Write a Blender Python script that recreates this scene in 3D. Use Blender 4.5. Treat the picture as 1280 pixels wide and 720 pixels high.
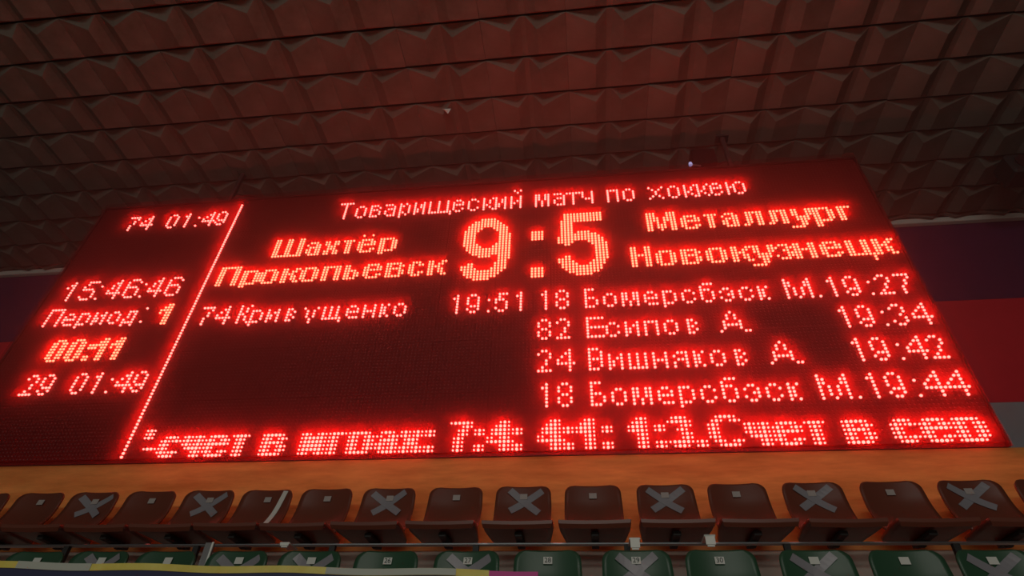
import bpy, math, random
from mathutils import Vector, Matrix
random.seed(7)
C = bpy.context.scene.collection
for o in list(bpy.data.objects): bpy.data.objects.remove(o, do_unlink=True)
sc = bpy.context.scene
Z0 = 1.6                      # eye height above the lowest visible level
# ---------------------------------------------------------------- camera
cam = bpy.data.cameras.new('camera'); co = bpy.data.objects.new('camera', cam); C.objects.link(co)
r_ = Vector((0.99311795, 0.11280439, 0.03149454)); u_ = Vector((0.04893375, -0.64396949, 0.76348464)); f_ = Vector((-0.10640594, 0.75668915, 0.6450576))
m = Matrix((r_, u_, -f_)).transposed().to_4x4(); m.translation = (0, 0, Z0); co.matrix_world = m
cam.sensor_width = 36; cam.lens = 745.72 / 1280 * 36; cam.clip_end = 200; cam.clip_start = 0.05
sc.camera = co
# ---------------------------------------------------------------- world, lights, exposure
w = bpy.data.worlds.new('hall_air'); sc.world = w; w.use_nodes = True
w.node_tree.nodes['Background'].inputs[0].default_value = (1.0, 0.80, 0.62, 1); w.node_tree.nodes['Background'].inputs[1].default_value = 0.035
def area(name, loc, target, sx, sy, power, col):
    l = bpy.data.lights.new(name, 'AREA'); l.shape = 'RECTANGLE'; l.size = sx; l.size_y = sy; l.energy = power; l.color = col
    o = bpy.data.objects.new(name, l); C.objects.link(o); o.location = loc
    o.rotation_euler = (Vector(target) - Vector(loc)).to_track_quat('-Z', 'Y').to_euler(); return o
area('rink_light_row', (-2.5, -15, 3.4), (0, 4.5, 6.0), 14, 1.0, 430, (0.86, 1.0, 0.92))
area('hall_lamp_above', (0.5, -3.0, 6.3), (0, 4.3, 3.2), 5.0, 0.25, 55, (1.0, 0.93, 0.84))
area('low_warm_fill', (-1.0, -5.0, 0.6), (0, 4.2, 2.6), 6.0, 0.6, 18, (1.0, 0.86, 0.70))  # added warm fill from low down, no known lamp there
sc.view_settings.view_transform = 'Standard'; sc.view_settings.look = 'None'; sc.view_settings.exposure = 0.0; sc.view_settings.gamma = 1.0; sc.view_settings.use_curve_mapping = False

# ---------------------------------------------------------------- materials
def mat(name, col, rough=0.6, metal=0.0, noise=None, bump=0.0, emis=None, spec=0.5, stretch=(1, 1, 1)):
    m = bpy.data.materials.new(name); m.use_nodes = True; nt = m.node_tree; b = nt.nodes['Principled BSDF']
    b.inputs['Base Color'].default_value = (*col, 1); b.inputs['Roughness'].default_value = rough; b.inputs['Metallic'].default_value = metal
    b.inputs['Specular IOR Level'].default_value = spec
    if noise:
        sc_, c2, det = noise
        tc = nt.nodes.new('ShaderNodeTexCoord'); mp = nt.nodes.new('ShaderNodeMapping'); mp.inputs['Scale'].default_value = stretch
        n = nt.nodes.new('ShaderNodeTexNoise'); n.inputs['Scale'].default_value = sc_; n.inputs['Detail'].default_value = det; n.inputs['Roughness'].default_value = .65
        rp = nt.nodes.new('ShaderNodeValToRGB'); rp.color_ramp.elements[0].color = (*col, 1); rp.color_ramp.elements[1].color = (*c2, 1)
        rp.color_ramp.elements[0].position = .35; rp.color_ramp.elements[1].position = .68
        L = nt.links.new
        L(tc.outputs['Object'], mp.inputs[0]); L(mp.outputs[0], n.inputs['Vector']); L(n.outputs['Fac'], rp.inputs[0]); L(rp.outputs[0], b.inputs['Base Color'])
        if bump:
            bp = nt.nodes.new('ShaderNodeBump'); bp.inputs['Strength'].default_value = bump; bp.inputs['Distance'].default_value = .02
            L(n.outputs['Fac'], bp.inputs['Height']); L(bp.outputs[0], b.inputs['Normal'])
    if emis:
        b.inputs['Emission Color'].default_value = (*[c / max(emis) for c in emis], 1); b.inputs['Emission Strength'].default_value = max(emis)
    return m
LEDM = mat('lit_led', (.5, .04, .03), .4, emis=(11.0, 1.10, .88))
LEDA = mat('lit_led_yellowed', (.5, .05, .02), .4, emis=(10.5, 1.12, .58))  # yellower emission put in for the colour bleed of crowded dots
M = dict(
    board=mat('board_face', (.12, .005, .004), .6, noise=(6, (.15, .006, .005), 3)),
    unlit=mat('unlit_led', (.15, .02, .02), .35),
    cab=mat('cabinet_paint', (.05, .012, .012), .5),
    ceil=mat('ceiling_concrete', (.13, .105, .082), .95, noise=(2.2, (.20, .165, .135), 8), bump=.25, spec=.1),
    gap=mat('ceiling_void', (.012, .010, .008), 1.0, spec=0),
    blue=mat('blue_wall_paint', (.06, .008, .045), .8, noise=(3, (.075, .010, .055), 4)),
    red=mat('red_wall_paint', (.70, .008, .020), .8, noise=(3, (.76, .010, .026), 4)),
    white=mat('white_wall_paint', (.30, .26, .28), .8, noise=(3, (.34, .29, .31), 4)),
    cornice=mat('cornice_plaster', (.62, .50, .44), .7),
    ply=mat('orange_plywood', (.64, .19, .035), .65, noise=(2.2, (.95, .36, .09), 9), stretch=(.55, 2.2, 2.6)),  # orange base with lighter streaks at random
    conc=mat('stand_concrete', (.42, .32, .27), .9, noise=(4, (.48, .38, .32), 8), bump=.3),
    brown=mat('brown_seat_plastic', (.14, .036, .021), .34),
    green=mat('green_seat_plastic', (.028, .075, .040), .36),
    tape=mat('translucent_tape', (.24, .22, .24), .3),
    plate=mat('number_plate', (.62, .60, .55), .5),
    platebr=mat('greyer_number_plate', (.36, .30, .28), .5),  # greyer plate tone for the brown row
    ink=mat('plate_ink', (.03, .03, .03), .7),
    steel=mat('brushed_steel', (.45, .42, .43), .28, metal=.9),
    dark=mat('dark_steel', (.03, .022, .02), .6),
    lamp=mat('small_lamp_glass', (.5, .5, .7), .2, emis=(.30, .26, .48)),
    yellow=mat('yellow_band', (.62, .48, .06), .5, noise=(5, (.72, .60, .14), 4)),
    greyp=mat('grey_band', (.42, .42, .36), .5),
    bluep=mat('blue_banner', (.02, .02, .07), .6),
    magenta=mat('magenta_band', (.55, .03, .25), .5),
    paper=mat('paper_scrap', (.75, .72, .66), .5),
)
# ---------------------------------------------------------------- helpers
def obj(name, verts, faces, m, parent=None, smooth=False, mesh=None):
    if mesh is None:
        mesh = bpy.data.meshes.new(name); mesh.from_pydata([tuple(v) for v in verts], [], faces)
        if isinstance(m, (list, tuple)):
            for x in m: mesh.materials.append(x)
        else: mesh.materials.append(m)
        if smooth:
            for p in mesh.polygons: p.use_smooth = True
        mesh.update()
    o = bpy.data.objects.new(name, mesh); C.objects.link(o)
    if parent: o.parent = parent
    return o
def thing(name, label, cat, loc=(0, 0, 0), group=None):
    o = bpy.data.objects.new(name, None); C.objects.link(o); o.location = loc; o.empty_display_size = .1
    o['label'] = label; o['category'] = cat
    if group: o['group'] = group
    return o
def tag(o, label, cat, group=None):
    o['label'] = label; o['category'] = cat
    if group: o['group'] = group
    return o
def struct(o): o['kind'] = 'structure'; return o
class MB:
    def __init__(s): s.v = []; s.f = []
    def add(s, vs, fs):
        n = len(s.v); s.v += [tuple(v) for v in vs]; s.f += [tuple(n + i for i in f) for f in fs]
    def box(s, x0, x1, y0, y1, z0, z1, bev=0.0):
        if bev <= 0:
            s.add([(x0, y0, z0), (x1, y0, z0), (x1, y1, z0), (x0, y1, z0), (x0, y0, z1), (x1, y0, z1), (x1, y1, z1), (x0, y1, z1)],
                  [(3, 2, 1, 0), (4, 5, 6, 7), (0, 1, 5, 4), (1, 2, 6, 5), (2, 3, 7, 6), (3, 0, 4, 7)])
        else:
            b = bev; ring = [(x0 + b, y0), (x1 - b, y0), (x1, y0 + b), (x1, y1 - b), (x1 - b, y1), (x0 + b, y1), (x0, y1 - b), (x0, y0 + b)]
            ins = [(x0 + b, y0 + b), (x1 - b, y0 + b), (x1 - b, y0 + b), (x1 - b, y1 - b), (x1 - b, y1 - b), (x0 + b, y1 - b), (x0 + b, y1 - b), (x0 + b, y0 + b)]
            vs = [(x, y, z0) for x, y in ins] + [(x, y, z0 + b) for x, y in ring] + [(x, y, z1 - b) for x, y in ring] + [(x, y, z1) for x, y in ins]
            fs = [(7, 5, 3, 1), (24 + 1, 24 + 3, 24 + 5, 24 + 7)]
            for k in range(3):
                for i in range(8):
                    j = (i + 1) % 8; fs.append((k * 8 + i, k * 8 + j, k * 8 + 8 + j, k * 8 + 8 + i))
            s.add(vs, fs)
    def tube(s, a, b, r, n=10, r2=None):
        a = Vector(a); b = Vector(b); d = (b - a).normalized(); x = d.orthogonal().normalized(); y = d.cross(x); r2 = r2 or r
        vs = [a + (x * math.cos(2 * math.pi * i / n) + y * math.sin(2 * math.pi * i / n)) * r for i in range(n)] + [b + (x * math.cos(2 * math.pi * i / n) + y * math.sin(2 * math.pi * i / n)) * r2 for i in range(n)]
        s.add(vs, [(i, (i + 1) % n, n + (i + 1) % n, n + i) for i in range(n)] + [tuple(range(n - 1, -1, -1)), tuple(range(n, 2 * n))])
    def build(s, name, m, parent=None, smooth=False): return obj(name, s.v, s.f, m, parent, smooth)

# ================================================================ THE SETTING
P = 0.0375                                   # LED pitch
BY = 4.824                                   # plane of the LED faces
CH = 6.6 + Z0                                # ceiling height
WY = 6.70                                    # back wall
XL, XR = -15.0, 14.0
b = MB(); b.box(XL, XR, -6, 3.05, -.3, 0); struct(b.build('floor', M['conc']))
# stand tiers under the two rows of seats
b = MB(); b.box(XL, XR, 3.05, 4.05, -.3, 1.55 + .36); b.box(XL, XR, 4.05, 4.62, -.3, 1.55 + .86)
ti = b.build('floor_stand_tiers', M['conc']); struct(ti); ti['label'] = 'concrete steps carrying the two rows of seats'
b = MB(); b.box(XL, XR, 4.56, 4.80, 2.30, 2.98); struct(b.build('wall_behind_seats', M['conc']))
# gallery floor behind the plywood
b = MB(); b.box(XL, XR, 5.0, WY, 1.9, 2.2); struct(b.build('floor_gallery', M['conc']))
# orange plywood apron; its backward lean is added to catch the board's red light
za, zb = 1.40 + Z0, 2.212 + Z0
N = 60; vs = []; fs = []
for i in range(N + 1):
    x = XL + (XR - XL) * i / N
    for (y, z) in ((4.545, za), (4.545, za - .05), (4.60, za - .05), (4.99, zb - .03), (4.99, zb), (4.845, zb), (4.835, zb - .012)): vs.append((x, y, z))
for i in range(N):
    for k in range(7):
        k2 = (k + 1) % 7; fs.append((i * 7 + k, i * 7 + k2, i * 7 + 7 + k2, i * 7 + 7 + k))
o = obj('trim_1', vs, fs, M['ply']); struct(o); o['label'] = 'orange plywood apron between the top seats and the scoreboard'
# back wall with three painted bands
b = MB(); b.box(XL, XR, WY, WY + .2, 1.5, CH + .4); wl = b.build('wall_back', M['white']); struct(wl)
for nm, z0, z1, mm in (('blue_band', 5.11, 6.62, 'blue'), ('red_band', 3.61, 5.11, 'red'), ('white_band', 2.1, 3.61, 'white')):
    b = MB(); b.box(XL, XR, WY - .012, WY - .001, z0 + Z0, z1 + Z0 - .004); b.build('painted_band', M[mm], wl)['label'] = nm.replace('_band', ' painted band across the back wall')
b = MB(); b.box(XL, XR, WY - .10, WY - .013, 6.49 + Z0, 6.585 + Z0, .012); o = b.build('trim_2', M['cornice']); struct(o); o['label'] = 'pale cornice strip where ceiling meets the back wall'
b = MB(); b.tube((-8.60, 6.64, 5.10 + Z0), (-8.60, 6.64, 2.2 + Z0), .02); o = b.build('trim_3', M['cornice']); struct(o); o['label'] = 'thin pale pipe running down the red band of the wall'
# ceiling: void slab with relief panels hung under it
b = MB(); b.box(XL, XR, -4.0, WY + .3, CH + .06, CH + .35); ce = b.build('ceiling', M['gap']); struct(ce)
PW, PD = 0.9625, 0.4925
def panel_verts(h1, h2):
    # local x -PW/2..PW/2, y 0..PD (y grows to the wall); two hipped ridges close to the middle
    g = .012; x0, x1, y0, y1 = -PW / 2 + .001, PW / 2 - .001, g, PD - g
    cx = 0.155; r = .125; rf = .05
    v = [(x0, y0, 0), (-.03, y0, 0), (.03, y0, 0), (x1, y0, 0), (x0, y1, 0), (-.03, y1, 0), (.03, y1, 0), (x1, y1, 0),
         (-cx, y0 + r, -h1), (-cx, y1 - rf, -h1), (cx, y0 + r, -h2), (cx, y1 - rf, -h2)]
    f = [(0, 1, 8), (0, 8, 9, 4), (4, 9, 5), (1, 5, 9, 8), (2, 3, 10), (2, 10, 11, 6), (6, 11, 7), (3, 7, 11, 10), (1, 2, 6, 5)]
    n = len(v); v += [(x0, y0, .05), (x1, y0, .05), (x1, y1, .05), (x0, y1, .05)]
    f += [(0, n, n + 1, 3, 2, 1), (3, n + 1, n + 2, 7), (7, n + 2, n + 3, 4, 5, 6), (4, n + 3, n, 0)]
    return v, [tuple(reversed(q)) for q in f]
pm = []
for k in range(4):
    v, f = panel_verts(.078 + .006 * random.uniform(-1, 1), .078 + .006 * random.uniform(-1, 1))
    me = bpy.data.meshes.new('ceiling_panel'); me.from_pydata(v, [], f); me.materials.append(M['ceil']); me.update(); pm.append(me)
rows = [3.08 + PD * k for k in range(-3, 8)]
for yr in rows:
    for k in range(-14, 13):
        x = -.448 + PW * k
        if x < -5.6 - .9 * yr or x > 5.6 + .62 * yr: continue
        o = obj('ceiling_panel', None, None, None, ce, mesh=random.choice(pm)); d = min(PD, WY - .1 - yr)
        o.location = (x, yr, CH + random.uniform(-.004, .004)); o.rotation_euler = (random.uniform(-.012, .012), random.uniform(-.010, .010), 0)
        if yr + PD > WY - .02: o.scale = (1, (WY - .11 - yr) / PD, 1)

# added reddish scattering volume that imitates the glare around the lit dots
hz = bpy.data.materials.new('glare_scatter'); hz.use_nodes = True; nt = hz.node_tree; nt.nodes.clear()
out = nt.nodes.new('ShaderNodeOutputMaterial'); vs_ = nt.nodes.new('ShaderNodeVolumeScatter'); vs_.inputs['Density'].default_value = .06; vs_.inputs['Anisotropy'].default_value = .65; vs_.inputs['Color'].default_value = (1, .72, .68, 1)
nt.links.new(vs_.outputs[0], out.inputs['Volume'])
b = MB(); b.box(XL + .1, XR - .1, 2.7, 4.76, 3.55, CH - .13); o = b.build('glow_volume', hz); o['kind'] = 'stuff'; tag(o, 'added volume that spreads a red glow before the scoreboard', 'glow_volume')
# ================================================================ SCOREBOARD
GLOW_MIX, CD = .36, .055
U0 = 114.448; V0 = 155.594
def bx(u): return (u - U0) * P
def bz(v): return Z0 + (V0 - v) * P
sb = thing('scoreboard', 'wide electronic scoreboard lit with red dot lettering above the plywood apron', 'scoreboard', (0, BY, bz(95.6)))
sb_off = Vector((0, BY, bz(95.6)))
def lp(x, y, z): return (x - sb_off.x, y - sb_off.y, z - sb_off.z)
UL, UR, VT, VB = -52.5, 203.5, -.5, 95.5
b = MB(); x0, x1, z1, z0 = bx(UL) - .025, bx(UR) + .025, bz(VT) + .03, bz(VB) - .035
b.box(x0, x1, BY + .03 - sb_off.y, BY + .20 - sb_off.y, z0 - sb_off.z, z1 - sb_off.z, .006)
b.build('cabinet', M['cab'], sb)
b = MB()
for (a0, a1, c0, c1) in ((x0, x1, z1 - .022, z1), (x0, x0 + .02, z0, z1), (x1 - .02, x1, z0, z1)):
    b.box(a0, a1, -.010, .03, c0 - sb_off.z, c1 - sb_off.z)
b.build('bezel', M['cab'], sb)
# added sheet before the dots: mostly clear, scatters some red to imitate their glare
cm = bpy.data.materials.new('glare_sheet'); cm.use_nodes = True; nt = cm.node_tree; nt.nodes.clear()
out = nt.nodes.new('ShaderNodeOutputMaterial'); mx = nt.nodes.new('ShaderNodeMixShader'); tr = nt.nodes.new('ShaderNodeBsdfTransparent'); tl = nt.nodes.new('ShaderNodeBsdfTranslucent')
tl.inputs[0].default_value = (.95, .03, .02, 1); mx.inputs[0].default_value = GLOW_MIX
nt.links.new(tr.outputs[0], mx.inputs[1]); nt.links.new(tl.outputs[0], mx.inputs[2]); nt.links.new(mx.outputs[0], out.inputs[0])
cv = [(bx(UL), -CD, 2.186 + Z0 - sb_off.z), (bx(UR), -CD, 2.186 + Z0 - sb_off.z), (bx(UR), -CD, bz(VT) + CD * .9 - sb_off.z), (bx(UL), -CD, bz(VT) + CD * .9 - sb_off.z)]
obj('glow_sheet', cv, [(0, 1, 2, 3)], cm, sb)
# one shared mesh for the 96 modules, each with its 256 unlit dots
b = MB(); s = 16 * P; b.box(-s / 2 + .0012, s / 2 - .0012, 0, .028, -s / 2 + .0012, s / 2 - .0012)
nf = len(b.f)
for i in range(16):
    for j in range(16):
        cx = (i - 7.5) * P; cz = (j - 7.5) * P; R = .30 * P
        ring = [(cx + R * math.cos(math.pi * k / 3), 0, cz + R * math.sin(math.pi * k / 3)) for k in range(6)]
        b.add(ring + [(cx, -.004, cz)], [(k, 6, (k + 1) % 6) for k in range(6)])
mm = bpy.data.meshes.new('led_module'); mm.from_pydata(b.v, [], b.f); mm.materials.append(M['board']); mm.materials.append(M['unlit'])
for i, p in enumerate(mm.polygons): p.material_index = 0 if i < nf else 1
mm.update()
for i in range(16):
    for j in range(6):
        o = obj('led_module', None, None, None, sb, mesh=mm)
        o.location = (bx(UL + 8 + 16 * i) - sb_off.x, .002, bz(VT + 8 + 16 * j) - sb_off.z)
# lit dots
def dome(b, u, v, k_=1.0):
    x, z = bx(u) - sb_off.x, bz(v) - sb_off.z; R = .35 * P * k_; vs = []; n = 7
    for rr, yy in ((R, .001), (R * .93, -.009)):
        vs += [(x + rr * math.cos(2 * math.pi * k / n), yy, z + rr * math.sin(2 * math.pi * k / n)) for k in range(n)]
    vs.append((x, -.0125, z))
    fs = [(k, k + n, (k + 1) % n + n, (k + 1) % n) for k in range(n)] + [(n + k, 2 * n, n + (k + 1) % n) for k in range(n)]
    b.add(vs, fs)
used = set()
def glyph(name, dots, m=LEDM, label=None, tight=False):
    b = MB(); n = 0
    rows_ = {}
    for (u, v) in dots: rows_.setdefault(v, set()).add(u)
    def kk(u, v):                      # ticker strokes: the edge dots of each treble stroke glow smaller
        if v < 88: return 1.0
        r = rows_[v]; a = u
        while a - 1 in r: a -= 1
        d = u
        while d + 1 in r: d += 1
        L = d - a + 1
        if L == 1: return 1.0
        if u == a or u == d or (L == 6 and u - a in (2, 3) and tight): return .70
        return 1.04
    for (u, v) in dots:
        if (u, v) in used or u < -52 or u > 203 or v > 95: continue
        used.add((u, v)); dome(b, u, v, kk(u, v)); n += 1
    if n:
        o = b.build(name, m, sb, True)
        if label: o['label'] = label
def bmp(s, u, v): return [(u + c, v + r) for r, row in enumerate(s.split('/')) for c, ch in enumerate(row) if ch == '1']
F7 = {'0': '0110/1001/1001/1001/1001/1001/0110', '1': '01/11/01/01/01/01/01', '2': '0110/1001/0001/0010/0010/0100/1111', '3': '0110/1001/0001/0010/0001/1001/0110',
      '4': '00010/00110/01010/10010/11111/00010/00010', '5': '0111/0100/1110/1001/0001/1001/0110', '7': '1111/0001/0010/0010/0100/0100/0100',
      '8': '0110/1001/1001/0110/1001/1001/0110', '9': '0110/1001/1001/1001/0111/1001/0110', ':': '0/0/1/0/0/0/1', '.': '0/0/0/0/0/0/1',
      'Б': '1110/1000/1000/1110/1001/1001/1110', 'В': '1110/1001/1001/1111/1001/1001/1110', 'Е': '11111/10000/10000/11111/10000/10000/11111',
      'А': '0001000/0010100/0010100/0100010/0111110/0100010/1000001', 'М': '1000001/1100011/1100011/1010101/1010101/1010101/1001001',
      'К': '1001/1010/1010/1100/1010/1010/1001', 'б': '0111/1000/1110/1001/1001/1001/0110', 'П': '11111/10001/10001/10001/10001/10001/10001'}
z = '0/0/'
F5 = {'о': '0110/1001/1001/1001/0110', 'м': '11011/11011/11011/10101/10101', 'е': '0110/1001/1111/1000/0111', 'р': '1110/1001/1001/1001/1110/1000',
      'с': '0110/1001/1000/1001/0110', 'э': '0110/1001/0011/1001/0110', 'к': '101/110/110/110/101', 'и': '1001/1011/1101/1101/1001', 'п': '1111/1001/1001/1001/1001',
      'в': '110/101/110/101/110', 'ш': '10101/10101/10101/10101/11111', 'н': '1001/1001/1111/1001/1001', 'я': '0111/1001/0111/1001/1001',
      'у': '10001/01010/01010/01010/00100/00100', 'щ': '10101/10101/10101/10101/111111/000001', 'д': '0111/0101/0101/1001/1111/1001'}
for k, v in F5.items(): F7[k] = z + v
F8 = {'1': '001/011/101/001/001/001/001/001', '5': '01111/01000/10000/11110/00001/00001/10001/01110', '4': '00010/00110/01010/01010/10010/11111/00010/00010',
      '6': '01110/10001/10000/11110/10001/10001/10001/01110', ':': '0/0/1/0/0/0/0/1'}
FT = {'Т': '11111/00100/00100/00100/00100/00100/00100/00100', 'й': '0101/0010/0/1001/1001/1011/1101/1001/1001'}
FL = {'о': '0110/1001/1001/1001/1001/0110', 'в': '1110/1001/1110/1001/1001/1110', 'а': '1110/0001/0111/1001/1001/0111', 'р': '1010/1101/1001/1001/1101/1010/1000',
      'и': '1001/1011/1011/1101/1101/1001', 'щ': '1001001/1001001/1001001/1001001/1001001/11111111/00000001', 'е': '0110/1001/1111/1000/1001/0110', 'с': '0110/1001/1000/1000/1001/0110',
      'к': '1001/1010/1010/1100/1010/1001', 'м': '11011/11011/11011/10101/10101/10101', 'т': '11111/00100/00100/00100/00100/00100', 'ч': '1001/1001/1001/0111/0001/0001',
      'п': '1111/1001/1001/1001/1001/1001', 'х': '10001/01010/00100/00100/01010/10001', 'ю': '100110/101001/111001/101001/101001/100110'}
# title
glyph('led_letter', bmp(FT['Т'], 37, 5))
for ch, u in zip('оварищескийматчпохоккею', (43, 48, 53, 58, 63, 68, 76, 81, 86, 90, 95, 103, 109, 113, 118, 126, 131, 139, 145, 150, 154, 158, 163)):
    if ch == 'й': glyph('led_letter', bmp(FT['й'], u, 4))
    else: glyph('led_letter', bmp(FL[ch], u, 7))
# team names, bold strokes
BB = {'Ш': '1100110011/' * 7 + '1111111111', 'П': '1111111' + '/1100011' * 7, 'Н': '110011/110011/110011/111111/110011/110011/110011/110011',
      'М': '111000111/111000111/111101111/111101111/110101011/110111011/110111011/110010011',
      'а': '01110/10011/01111/11011/11011/01111', 'х': '11011/11011/01110/01110/11011/11011', 'т': '1111/0110/0110/0110/0110/0110', 'т5': '1111/0110/0110/0110/0110/0110',
      'е': '011110/110011/111111/110000/110011/011110', 'р': '111110/110011/110011/110011/110011/111110/110000', 'р2': '111110/110011/110011/110011/110011/111110/110000/110000',
      'о': '011110/110011/110011/110011/110011/011110', 'к': '110011/110110/111100/110110/110110/110011', 'п': '111111/110011/110011/110011/110011/110011',
      'ь': '11000/11000/11110/11011/11011/11110', 'в': '111110/110011/111110/110011/110011/111110', 'с': '01110/11011/11000/11000/11011/01110',
      'л': '011111/011011/011011/011011/011011/110011', 'у': '0110011/0110011/0110011/0011110/0011110/0001100/0001100/1111000', 'г': '1111/1100/1100/1100/1100/1100',
      'з': '01110/10011/00110/00011/10011/01110', 'н': '110011/110011/111111/110011/110011/110011', 'ц': '1100110/1100110/1100110/1100110/1100110/1111111/0000001/0000001'}
def bold(seq):
    for ch, u, v in seq: glyph('led_letter', bmp(BB[ch], u, v), LEDA)
bold([('Ш', 19, 21), ('а', 30, 23), ('х', 36, 23), ('т', 42, 23), ('е', 47, 23), ('р', 54, 23)])
glyph('led_letter', [(48, 21), (51, 21)], LEDA)
bold([('П', 4, 32), ('р', 12, 34), ('о', 18, 34), ('к', 25, 34), ('о', 31, 34), ('п', 38, 34), ('ь', 45, 34), ('е', 51, 34), ('в', 58, 34), ('с', 65, 34), ('к', 71, 34)])
bold([('М', 137, 19), ('е', 147, 21), ('т', 154, 21), ('а', 159, 21), ('л', 165, 21), ('л', 172, 21), ('у', 178, 21), ('р2', 185, 21), ('г', 192, 21)])
bold([('Н', 131, 33), ('о', 138, 35), ('в', 145, 35), ('о', 152, 35), ('к', 159, 35), ('у', 164, 35), ('з', 171, 35), ('н', 176, 35), ('е', 183, 35), ('ц', 190, 35), ('к', 197, 35)])
# score
N9 = {81: [(22, 28), (37, 38)], 82: [(20, 30), (37, 40)], 83: [(19, 31), (36, 41)], 84: [(18, 32), (36, 41)], 85: [(18, 22), (28, 32), (38, 42)], 86: [(17, 21), (29, 33), (39, 42)],
      87: [(17, 20), (30, 33), (39, 42)], 88: [(17, 20), (30, 33), (39, 42)], 89: [(17, 20), (30, 33), (39, 42)], 90: [(17, 21), (29, 32), (38, 41)], 91: [(18, 22), (28, 32), (36, 41)],
      92: [(19, 40)], 93: [(20, 39)], 94: [(21, 38)], 95: [(24, 34)]}
N5 = {110: [(27, 29), (36, 37)], 111: [(20, 29), (36, 39)], 112: [(17, 30), (35, 40)], 113: [(17, 30), (35, 41)], 114: [(17, 29), (37, 41)], 115: [(17, 20), (26, 28), (38, 42)],
      116: [(17, 20), (25, 28), (39, 42)], 117: [(17, 20), (25, 28), (39, 42)], 118: [(17, 20), (25, 28), (39, 42)], 119: [(17, 20), (25, 29), (38, 42)], 120: [(17, 20), (26, 30), (37, 41)],
      121: [(17, 20), (26, 41)], 122: [(17, 20), (27, 40)], 123: [(17, 20), (28, 38)], 124: [(30, 36)]}
for tab, lab in ((N9, 'tall score digit 9'), (N5, 'tall score digit 5')):
    glyph('led_digit', [(c, r) for c, L in tab.items() for a, d in L for r in range(a, d + 1)], LEDA, lab)
glyph('led_colon', [(c, r) for c in range(102, 106) for r in (24, 25, 26, 27, 39, 40, 41, 42)], LEDA)
def small(seq, v, font=F7):
    for ch, u in seq:
        nm = 'led_digit' if ch.isdigit() else ('led_colon' if ch == ':' else ('led_point' if ch == '.' else 'led_letter'))
        glyph(nm, bmp(font[ch], u, v))
small(zip('74Кривущенко', (4, 9, 16, 20, 25, 31, 36, 42, 49, 54, 59, 63)), 48)
small(zip('19:51', (80, 84, 90, 92, 98)), 48)
small(zip('18Бомерсбэск', (105, 109, 117, 122, 127, 133, 138, 143, 148, 153, 158, 163)), 48)
small(zip('М.19:27', (170, 178, 181, 185, 191, 193, 198)), 48)
small(zip('82ЕсиповА.', (104, 109, 117, 122, 127, 132, 137, 143, 151, 158)), 58)
small(zip('19:34', (181, 185, 191, 193, 198)), 58)
small(zip('24ВишняковА.', (104, 109, 117, 122, 127, 133, 138, 143, 147, 153, 161, 168)), 68)
small(zip('19:42', (181, 185, 191, 193, 198)), 68)
small(zip('18Бомерсбэск', (105, 109, 117, 122, 127, 133, 138, 143, 148, 153, 158, 163)), 78)
small(zip('М.19:44', (170, 178, 181, 185, 191, 193, 198)), 78)
# left panel
for v in (5, 70):
    if v == 5: small((('7', -40), ('4', -35)), v)
    else: small((('2', -40), ('9', -35)), v)
    small(zip('01:49', (-25, -19, -14, -12, -7)), v)
small(zip('15:46:46', (-47, -41, -35, -32, -26, -20, -18, -12)), 35, F8)
small((('П', -47), ('е', -41), ('р', -36), ('и', -31), ('о', -26), ('д', -21)), 46)
glyph('led_colon', [(-15, 47), (-15, 52)])
glyph('led_digit', bmp('0011/0111/1111/1011/0011/0011/0011/0011', -10, 46), LEDA)
B0 = '01110/11011/11011/11011/11011/11011/11011/01110'; B1 = '0011/0111/1111/1011/0011/0011/0011/0011'
glyph('led_digit', bmp(B0, -39, 58), LEDA); glyph('led_digit', bmp(B0, -33, 58), LEDA)
glyph('led_colon', [(u, v) for u in (-27, -26) for v in (60, 61, 64, 65)], LEDA)
glyph('led_digit', bmp(B1, -25, 58), LEDA); glyph('led_digit', bmp(B1, -20, 58), LEDA)
# divider
glyph('led_divider_line', [(0, v) for v in range(2, 96)], LEDM, 'single upright column of lit dots')
# ticker with treble strokes
TK = {'с': '011110/111111/111000/111000/111111/011110', 'ч': '111111/111111/111111/011111/000111/000111', 'е': '0111110/1110111/1111111/1110000/1110111/0111110',
      'т': '11111/01110/01110/01110/01110/01110', 'в': '1111110/1110111/1111110/1110111/1110111/1111110', 'и': '1110111/1111111/1111111/1111111/1111111/1110111',
      'г': '11111/11100/11100/11100/11100/11100', 'р': '1111110/1110111/1110111/1110111/1110111/1111110', 'а': '011110/110111/011111/111111/111111/011111',
      'х': '111111/111111/011110/011110/111111/111111'}
for ch, u in (('с', 9), ('ч', 15), ('е', 21), ('т', 28), ('в', 36), ('и', 46), ('г', 53), ('р', 58), ('а', 65), ('х', 71), ('ч', 151), ('е', 157), ('т', 164), ('в', 172), ('с', 182), ('е', 188), ('р', 195)):
    glyph('led_letter', bmp(TK[ch], u, 90), tight=ch in 'счах')
glyph('led_dash', [(u, v) for u in (4, 5, 6) for v in (88, 89, 90)] + [(u, 93) for u in (5, 6, 7, 8)])
D8 = {'7': '111111/000111/001110/001110/011100/011100/011100/011100', '4': '0001110/0011110/0110110/0111110/1101110/1111111/0001110/0001110',
      '1': '00111/01111/11111/11111/00111/00111/00111/00111', '3': '011110/111111/000111/001110/000111/000111/111111/011110',
      'C': '00111110/01110111/11100000/11100000/11100000/11100000/01110111/00111110'}
D8['4'] = '000111/001111/011111/011111/110111/1111111/000111/000111'
for ch, u in (('7', 83), ('4', 92), ('4', 104), ('1', 113), ('1', 125), ('3', 134), ('C', 143)):
    glyph('led_letter' if ch == 'C' else 'led_digit', bmp(D8[ch], u, 88))
for u in (77, 89, 98, 110, 119, 131): glyph('led_colon', [(u + i, v) for i in range(3) for v in (90, 91, 94, 95)])
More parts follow.
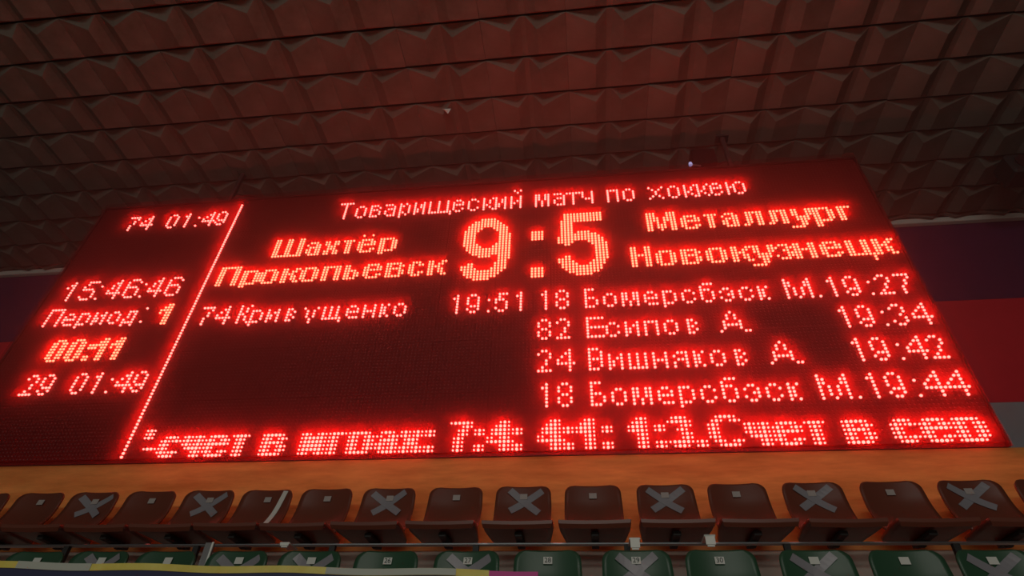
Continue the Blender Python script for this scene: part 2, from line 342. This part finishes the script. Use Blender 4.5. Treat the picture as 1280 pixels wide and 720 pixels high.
glyph('led_point', [(u, v) for u in (140, 141, 142) for v in (94, 95)])
# hanging arms and plate
def arm(xc):
    b = MB(); zt = bz(VT) + .03 - sb_off.z; top = CH + .0 - sb_off.z
    b.box(xc - .025, xc + .025, .08, .13, zt - .02, top, .004); b.box(xc - .09, xc + .09, .06, .15, zt - .005, zt + .03, .004); b.box(xc - .08, xc + .08, .05, .17, top - .03, top, .004)
    b.tube((xc, .105, zt + .25), (xc + .0, .55, top - .02), .014); b.build('hanger', M['dark'], sb)
for xx in (-4.60, 1.98): arm(xx)
b = MB(); zt = bz(VT) + .03 - sb_off.z; b.box(-4.78, -4.38, .10, .14, zt - .02, zt + .11, .005); b.build('mounting_plate', M['dark'], sb)

# ---------------------------------------------------------------- things on and by the board
M['black'] = mat('black_paint', (.006, .005, .005), .7, spec=.1)
t = thing('floodlight', 'small dark floodlight with a tiny bluish gleam standing on top of the scoreboard', 'lamp', (1.66, 4.91, bz(VT) + .075))
b = MB(); b.box(-.13, .17, -.04, .14, .12, .40, .02); b.build('housing', M['black'], t)
b = MB(); b.box(-.03, .07, .0, .08, 0, .02); b.box(.005, .035, .03, .06, .015, .14); b.build('stand', M['dark'], t)
b = MB()
for i in range(6): b.box(-.12 + .05 * i, -.105 + .05 * i, .14, .165, .14, .38)
b.build('cooling_fins', M['black'], t)
b = MB(); b.tube((-.175, -.055, .105), (-.165, -.02, .11), .02, 10, .026); b.build('indicator_lamp', M['lamp'], t, True)
b = MB(); b.tube((-.16, -.02, .112), (-.04, .0, .10), .012); b.build('lamp_arm', M['steel'], t)
t = thing('loudspeaker', 'dark loudspeaker hanging under the ceiling at the far right', 'loudspeaker', (5.76, 5.6, CH - .1))
b = MB(); b.box(-.19, .19, -.16, .16, -.33, .0, .03); b.build('speaker_box', M['dark'], t)
b = MB(); b.tube((0, -.16, -.17), (0, -.175, -.17), .12, 20); b.build('speaker_grille', M['cab'], t)
b = MB(); b.box(-.03, .03, -.03, .03, -.02, .12); b.build('hanging_bracket', M['dark'], t)
b = MB(); b.add([(-.06, 0, .03), (.05, .01, .036), (.015, .03, -.04), (-.02, -.02, -.015), (-.04, .004, .016), (.03, .014, .022), (.008, .034, -.036), (-.018, -.016, -.02)],
                [(0, 1, 2, 3), (7, 6, 5, 4), (0, 4, 5, 1), (1, 5, 6, 2), (2, 6, 7, 3), (3, 7, 4, 0)])
o = b.build('paper_scrap', M['paper']); o.location = (-1.50, 4.13, 6.505 + Z0); tag(o, 'small bright scrap of paper caught under the relief ceiling', 'paper')

# ================================================================ SEATS
def ysurf(x, z):                      # front face of the backrest
    return .055 * (z / .4) - .040 * (x / .2) ** 2 - (.13 * ((.27 - z) / .27) ** 2 if z < .27 else 0)
def outline(z):
    wd = .198 + .008 * math.sin(math.pi * min(1, z / .4))
    r = .07
    if z > .4 - r: wd -= r - math.sqrt(max(0, r * r - (z - (.4 - r)) ** 2))
    return wd
def shell(nx, nz, fn, thick):
    F = [[fn(-1 + 2 * i / nx, j / nz) for i in range(nx + 1)] for j in range(nz + 1)]
    B = [[thick(F[j][i], -1 + 2 * i / nx, j / nz) for i in range(nx + 1)] for j in range(nz + 1)]
    v = [p for r in F for p in r] + [p for r in B for p in r]; n = (nx + 1) * (nz + 1); w_ = nx + 1; fs = []
    for j in range(nz):
        for i in range(nx):
            a = j * w_ + i; fs.append((a, a + 1, a + 1 + w_, a + w_)); fs.append((n + a + w_, n + a + 1 + w_, n + a + 1, n + a))
    for j in range(nz):
        a = j * w_; fs.append((a + w_, n + a + w_, n + a, a)); a = j * w_ + nx; fs.append((a, n + a, n + a + w_, a + w_))
    for i in range(nx):
        a = i; fs.append((a, n + a, n + a + 1, a + 1)); a = nz * w_ + i; fs.append((a + 1, n + a + 1, n + a, a))
    return v, fs
def zrow(t): return .4 * (1 - (1 - t) ** 1.35)
bv, bf = shell(14, 16, lambda s, t: (s * outline(zrow(t)), ysurf(s * outline(zrow(t)), zrow(t)), zrow(t)), lambda p, s, t: (p[0] * .985, p[1] + .022, p[2] - .004))
def panf(s, t):                       # t 0 back .. 1 front lip
    y = -.05 - .375 * min(t, .9286) / .9286; wd = (.205 + .028 * min(1, t * 1.8)) * (1 - .03 * max(0, t - .85) / .15); x = s * wd
    z = -.018 + .006 * s * s
    if t > .93: z -= .022
    return (x, y, z)
pv, pf = shell(12, 14, panf, lambda p, s, t: (p[0] * .97, p[1] + (.02 if t > .8 else .004), p[2] - .022))
def seat_mesh(name, v, f, m):
    me = bpy.data.meshes.new(name); me.from_pydata(v, [], f); me.materials.append(m)
    for p in me.polygons: p.use_smooth = True
    me.update(); return me
def strip_mesh(name, p0, p1, wd, m, off=.005, n=8):
    d = (Vector(p1) - Vector(p0)); q = Vector((-d.y, d.x)).normalized() * wd / 2; v = []; f = []
    for i in range(n + 1):
        c = Vector(p0) + d * i / n
        for sg in (-1, 1):
            x, z = c + q * sg; v.append((x, ysurf(x, z) - off, z))
    k = len(v); v += [(x, y + .0025, z_) for x, y, z_ in v]
    for i in range(n):
        a = 2 * i; f.append((a, a + 1, a + 3, a + 2)); f.append((k + a + 2, k + a + 3, k + a + 1, k + a)); f.append((a, a + 2, k + a + 2, k + a)); f.append((a + 3, a + 1, k + a + 1, k + a + 3))
    f += [(0, k, k + 1, 1), (2 * n, 2 * n + 1, k + 2 * n + 1, k + 2 * n)]
    me = bpy.data.meshes.new(name); me.from_pydata(v, [], [tuple(reversed(q_)) for q_ in f]); me.materials.append(m); me.update(); return me
tapeA = strip_mesh('tape_strip', (-.105, .20), (.125, .365), .052, M['tape'], .005)
tapeB = strip_mesh('tape_strip', (.105, .19), (-.12, .36), .052, M['tape'], .0085)
tapeV = strip_mesh('tape_strip', (.075, .10), (.13, .385), .045, M['plate'], .005)
PZ = {'brown': .318, 'green': .338}
plateM = {c: strip_mesh('number_plate', (-.027, PZ[c]), (.027, PZ[c]), .042, M[m_], .012, 2) for c, m_ in (('brown', 'platebr'), ('green', 'plate'))}
legM = {}
b = MB(); b.box(-.025, .025, -.30, -.03, -.075, -.045, .004); b.box(-.02, .02, -.13, -.09, -.09, -.06, .004); legM = seat_mesh('mount', b.v, b.f, M['dark'])
for p in legM.polygons: p.use_smooth = False
def flat_front(me):
    for p in me.polygons:
        if abs(p.normal.y) > .6: p.use_smooth = False
    return me
meshes = {c: (seat_mesh('backrest', bv, bf, M[c]), flat_front(seat_mesh('seat', pv, pf, M[c]))) for c in ('brown', 'green')}
def text_mesh(s, size, m):
    cu = bpy.data.curves.new('num', 'FONT'); cu.body = s; cu.size = size; cu.extrude = .0006; cu.align_x = 'CENTER'; cu.align_y = 'CENTER'
    o = bpy.data.objects.new('num', cu); C.objects.link(o); dg = bpy.context.evaluated_depsgraph_get(); me = bpy.data.meshes.new_from_object(o.evaluated_get(dg))
    bpy.data.objects.remove(o, do_unlink=True); me.materials.clear(); me.materials.append(m); return me
def seat(c, x, yl, zl, tape, num, label, yaw=0):
    # (yl, zl): depth and height of the number plate
    t = thing('stadium_seat', label, 'seat', (x, yl - .045, zl - PZ[c]), {'brown': 'dark brown plastic seats of the upper row', 'green': 'dark green plastic seats of the lower row'}[c])
    t.rotation_euler = (random.uniform(-.01, .01), 0, random.uniform(-.012, .012))
    for nm, me in (('backrest', meshes[c][0]), ('seat', meshes[c][1]), ('mount', legM)): obj(nm, None, None, None, t, mesh=me)
    pl = obj('number_plate', None, None, None, t, mesh=plateM[c])
    if num:
        o = obj('number', None, None, None, pl, mesh=text_mesh(num, .042, M['ink'])); o.location = (0, ysurf(0, PZ[c]) - .0135, PZ[c]); o.rotation_euler = (math.pi / 2 - .13, 0, 0)
    if tape == 'X':
        for me in (tapeA, tapeB):
            o = obj('tape_strip', None, None, None, t, mesh=me); o.rotation_euler = (0, random.uniform(-.05, .05), 0)
    if tape == 'V': obj('tape_strip', None, None, None, t, mesh=tapeV)['label'] = 'upright white tape strip with dark marks'
    return t
BR = [-4.876, -4.386, -3.906, -3.416, -2.925, -2.450, -1.968, -1.476, -0.964, -0.458, 0.048, 0.564, 1.062, 1.574, 2.095, 2.602, 3.096]
BT = ['', '', 'X', '', 'X', 'V', '', 'X', '', 'X', '', 'X', '', 'X', '', 'X', '']
order = ['first', 'second', 'third', 'fourth', 'fifth', 'sixth', 'seventh', 'eighth', 'ninth', 'tenth', 'eleventh', 'twelfth', 'thirteenth', 'fourteenth', 'fifteenth', 'sixteenth', 'seventeenth']
for i, (x, tp) in enumerate(zip(BR, BT)):
    if i == 0: lab = 'dark brown upper-row seat cut off by the left edge of the photo'
    elif i == 16: lab = 'dark brown upper-row seat cut off by the right edge of the photo'
    elif tp == 'V': lab = 'dark brown upper-row seat with one upright white tape strip, no tape cross'
    elif tp == 'X': lab = 'brown upper-row seat with crossed tape on its backrest, %s of the row from the left' % order[i]
    else: lab = 'brown upper-row seat with only a small number plate, %s of the row from the left' % order[i]
    seat('brown', x, 4.35, 1.669 + Z0, tp, None, lab)
GR = [-4.162, -3.678, -3.205, -2.733, -2.24, -1.754, -1.256, -0.746, -0.251, 0.278, 0.763, 1.297, 1.792, 2.26]
GT = ['', '', 'X', '', 'X', 'X', '', 'X', '', 'X', '', 'X', '', 'X']
GN = [None, None, None, None, None, None, '26', '27', '28', '29', '30', None, None, None]
for i, (x, tp, n) in enumerate(zip(GR, GT, GN)):
    if n: lab = 'green lower-row seat with its plate %s, %s of the row from the left' % ('under crossed tape' if tp else 'bare', order[i])
    elif i == 0: lab = 'green lower-row seat cut off by the left edge of the photo'
    elif tp: lab = 'green lower-row seat with crossed tape, %s of the row from the left' % order[i]
    else: lab = 'green lower-row seat with a blank-looking plate, %s of the row from the left' % order[i]
    seat('green', x, 3.85, 1.082 + Z0, tp, n, lab)
# beams carrying the seats
for (y, z, lab, nm) in ((4.12, 1.262, 'thin steel beam running under the brown upper seats', 'upper'), (3.70, .60, 'thin steel beam running under the green lower seats', 'lower')):
    t = thing('seat_beam', lab, 'beam', (0, y, z + Z0))
    b = MB(); b.box(-6.4, 4.6, -.02, .02, -.006, .006, .002); b.build('rail', M['steel'], t)
    for k in range(-6, 5):
        b = MB(); x = k * 1.0 + .25; b.box(x - .02, x + .02, -.015, .015, -.44 if nm == 'upper' else -.28, -.005); b.box(x - .05, x + .05, -.05, .05, -.445 if nm == 'upper' else -.285, -.435 if nm == 'upper' else -.275); b.build('post', M['dark'], t)
for (x, y, z, lab) in ((.292, 3.98, 1.245, 'square pale bracket under the brown seats, left of the two mid-row ones'), (.757, 3.98, 1.262, 'low pale bracket under the brown seats, right of the two mid-row ones'), (-2.03, 3.98, 1.225, 'small bright clip under the brown seats at left')):
    b = MB(); b.box(-.035, .035, -.01, .13, .0, .012, .002); b.box(-.03, .03, -.012, .0, -.05 if z > 1.23 else -.012, .012, .002); b.box(-.022, .022, -.006, .004, -.06 if z > 1.23 else -.02, 0)
    o = b.build('bracket', M['paper']); o.location = (x, y, z + Z0); tag(o, lab, 'bracket')
t = thing('rail_post', 'slanting pale metal post beside the crossed green seat at lower left', 'post', (-2.49, 3.86, .9 + Z0))
b = MB(); b.box(-.03, .03, -.012, .012, -.50, .30, .003); b.build('shaft', M['steel'], t)
b = MB(); b.box(.022, .034, -.02, -.012, -.50, .30); b.build('bright_edge', M['paper'], t)
# front banner rail with yellow top edge
t = thing('front_banner', 'banner along the front rail with a yellow top edge above dark blue cloth', 'banner', (-1.55, 2.80, .75 + Z0))
dirv = Vector((-.348 + 2.79, 2.857 - 2.726, 0)); L_ = dirv.length; t.rotation_euler = (0, 0, math.atan2(dirv.y, dirv.x))
def seg(nm, a, d, m_, z0, z1, y=.0):
    b = MB(); n = max(2, int((d - a) / .08)); vs = []; fs = []
    for i in range(n + 1):
        x = a + (d - a) * i / n; s_ = .004 * math.sin(9 * x)
        vs += [(x, y - .012, z0 + s_), (x, y - .012, z1 + s_), (x, y + .01, z1 + s_), (x, y + .01, z0 + s_)]
    for i in range(n):
        for k in range(4): fs.append((4 * i + k, 4 * i + 4 + k, 4 * i + 4 + (k + 1) % 4, 4 * i + (k + 1) % 4))
    fs += [(0, 1, 2, 3), (4 * n + 3, 4 * n + 2, 4 * n + 1, 4 * n)]
    b.add(vs, fs); return b.build(nm, m_, t)
seg('cloth', -1.9, 1.32, M['bluep'], -.55, -.014, .0)
seg('top_edge', -1.9, 1.10, M['yellow'], -.018, .012, -.004); seg('grey_patch', -1.15, -.78, M['greyp'], -.019, .013, -.007)
seg('grey_patch', .35, .95, M['greyp'], -.017, .011, -.007); seg('magenta_edge', 1.10, 1.32, M['magenta'], -.03, .010, -.004)
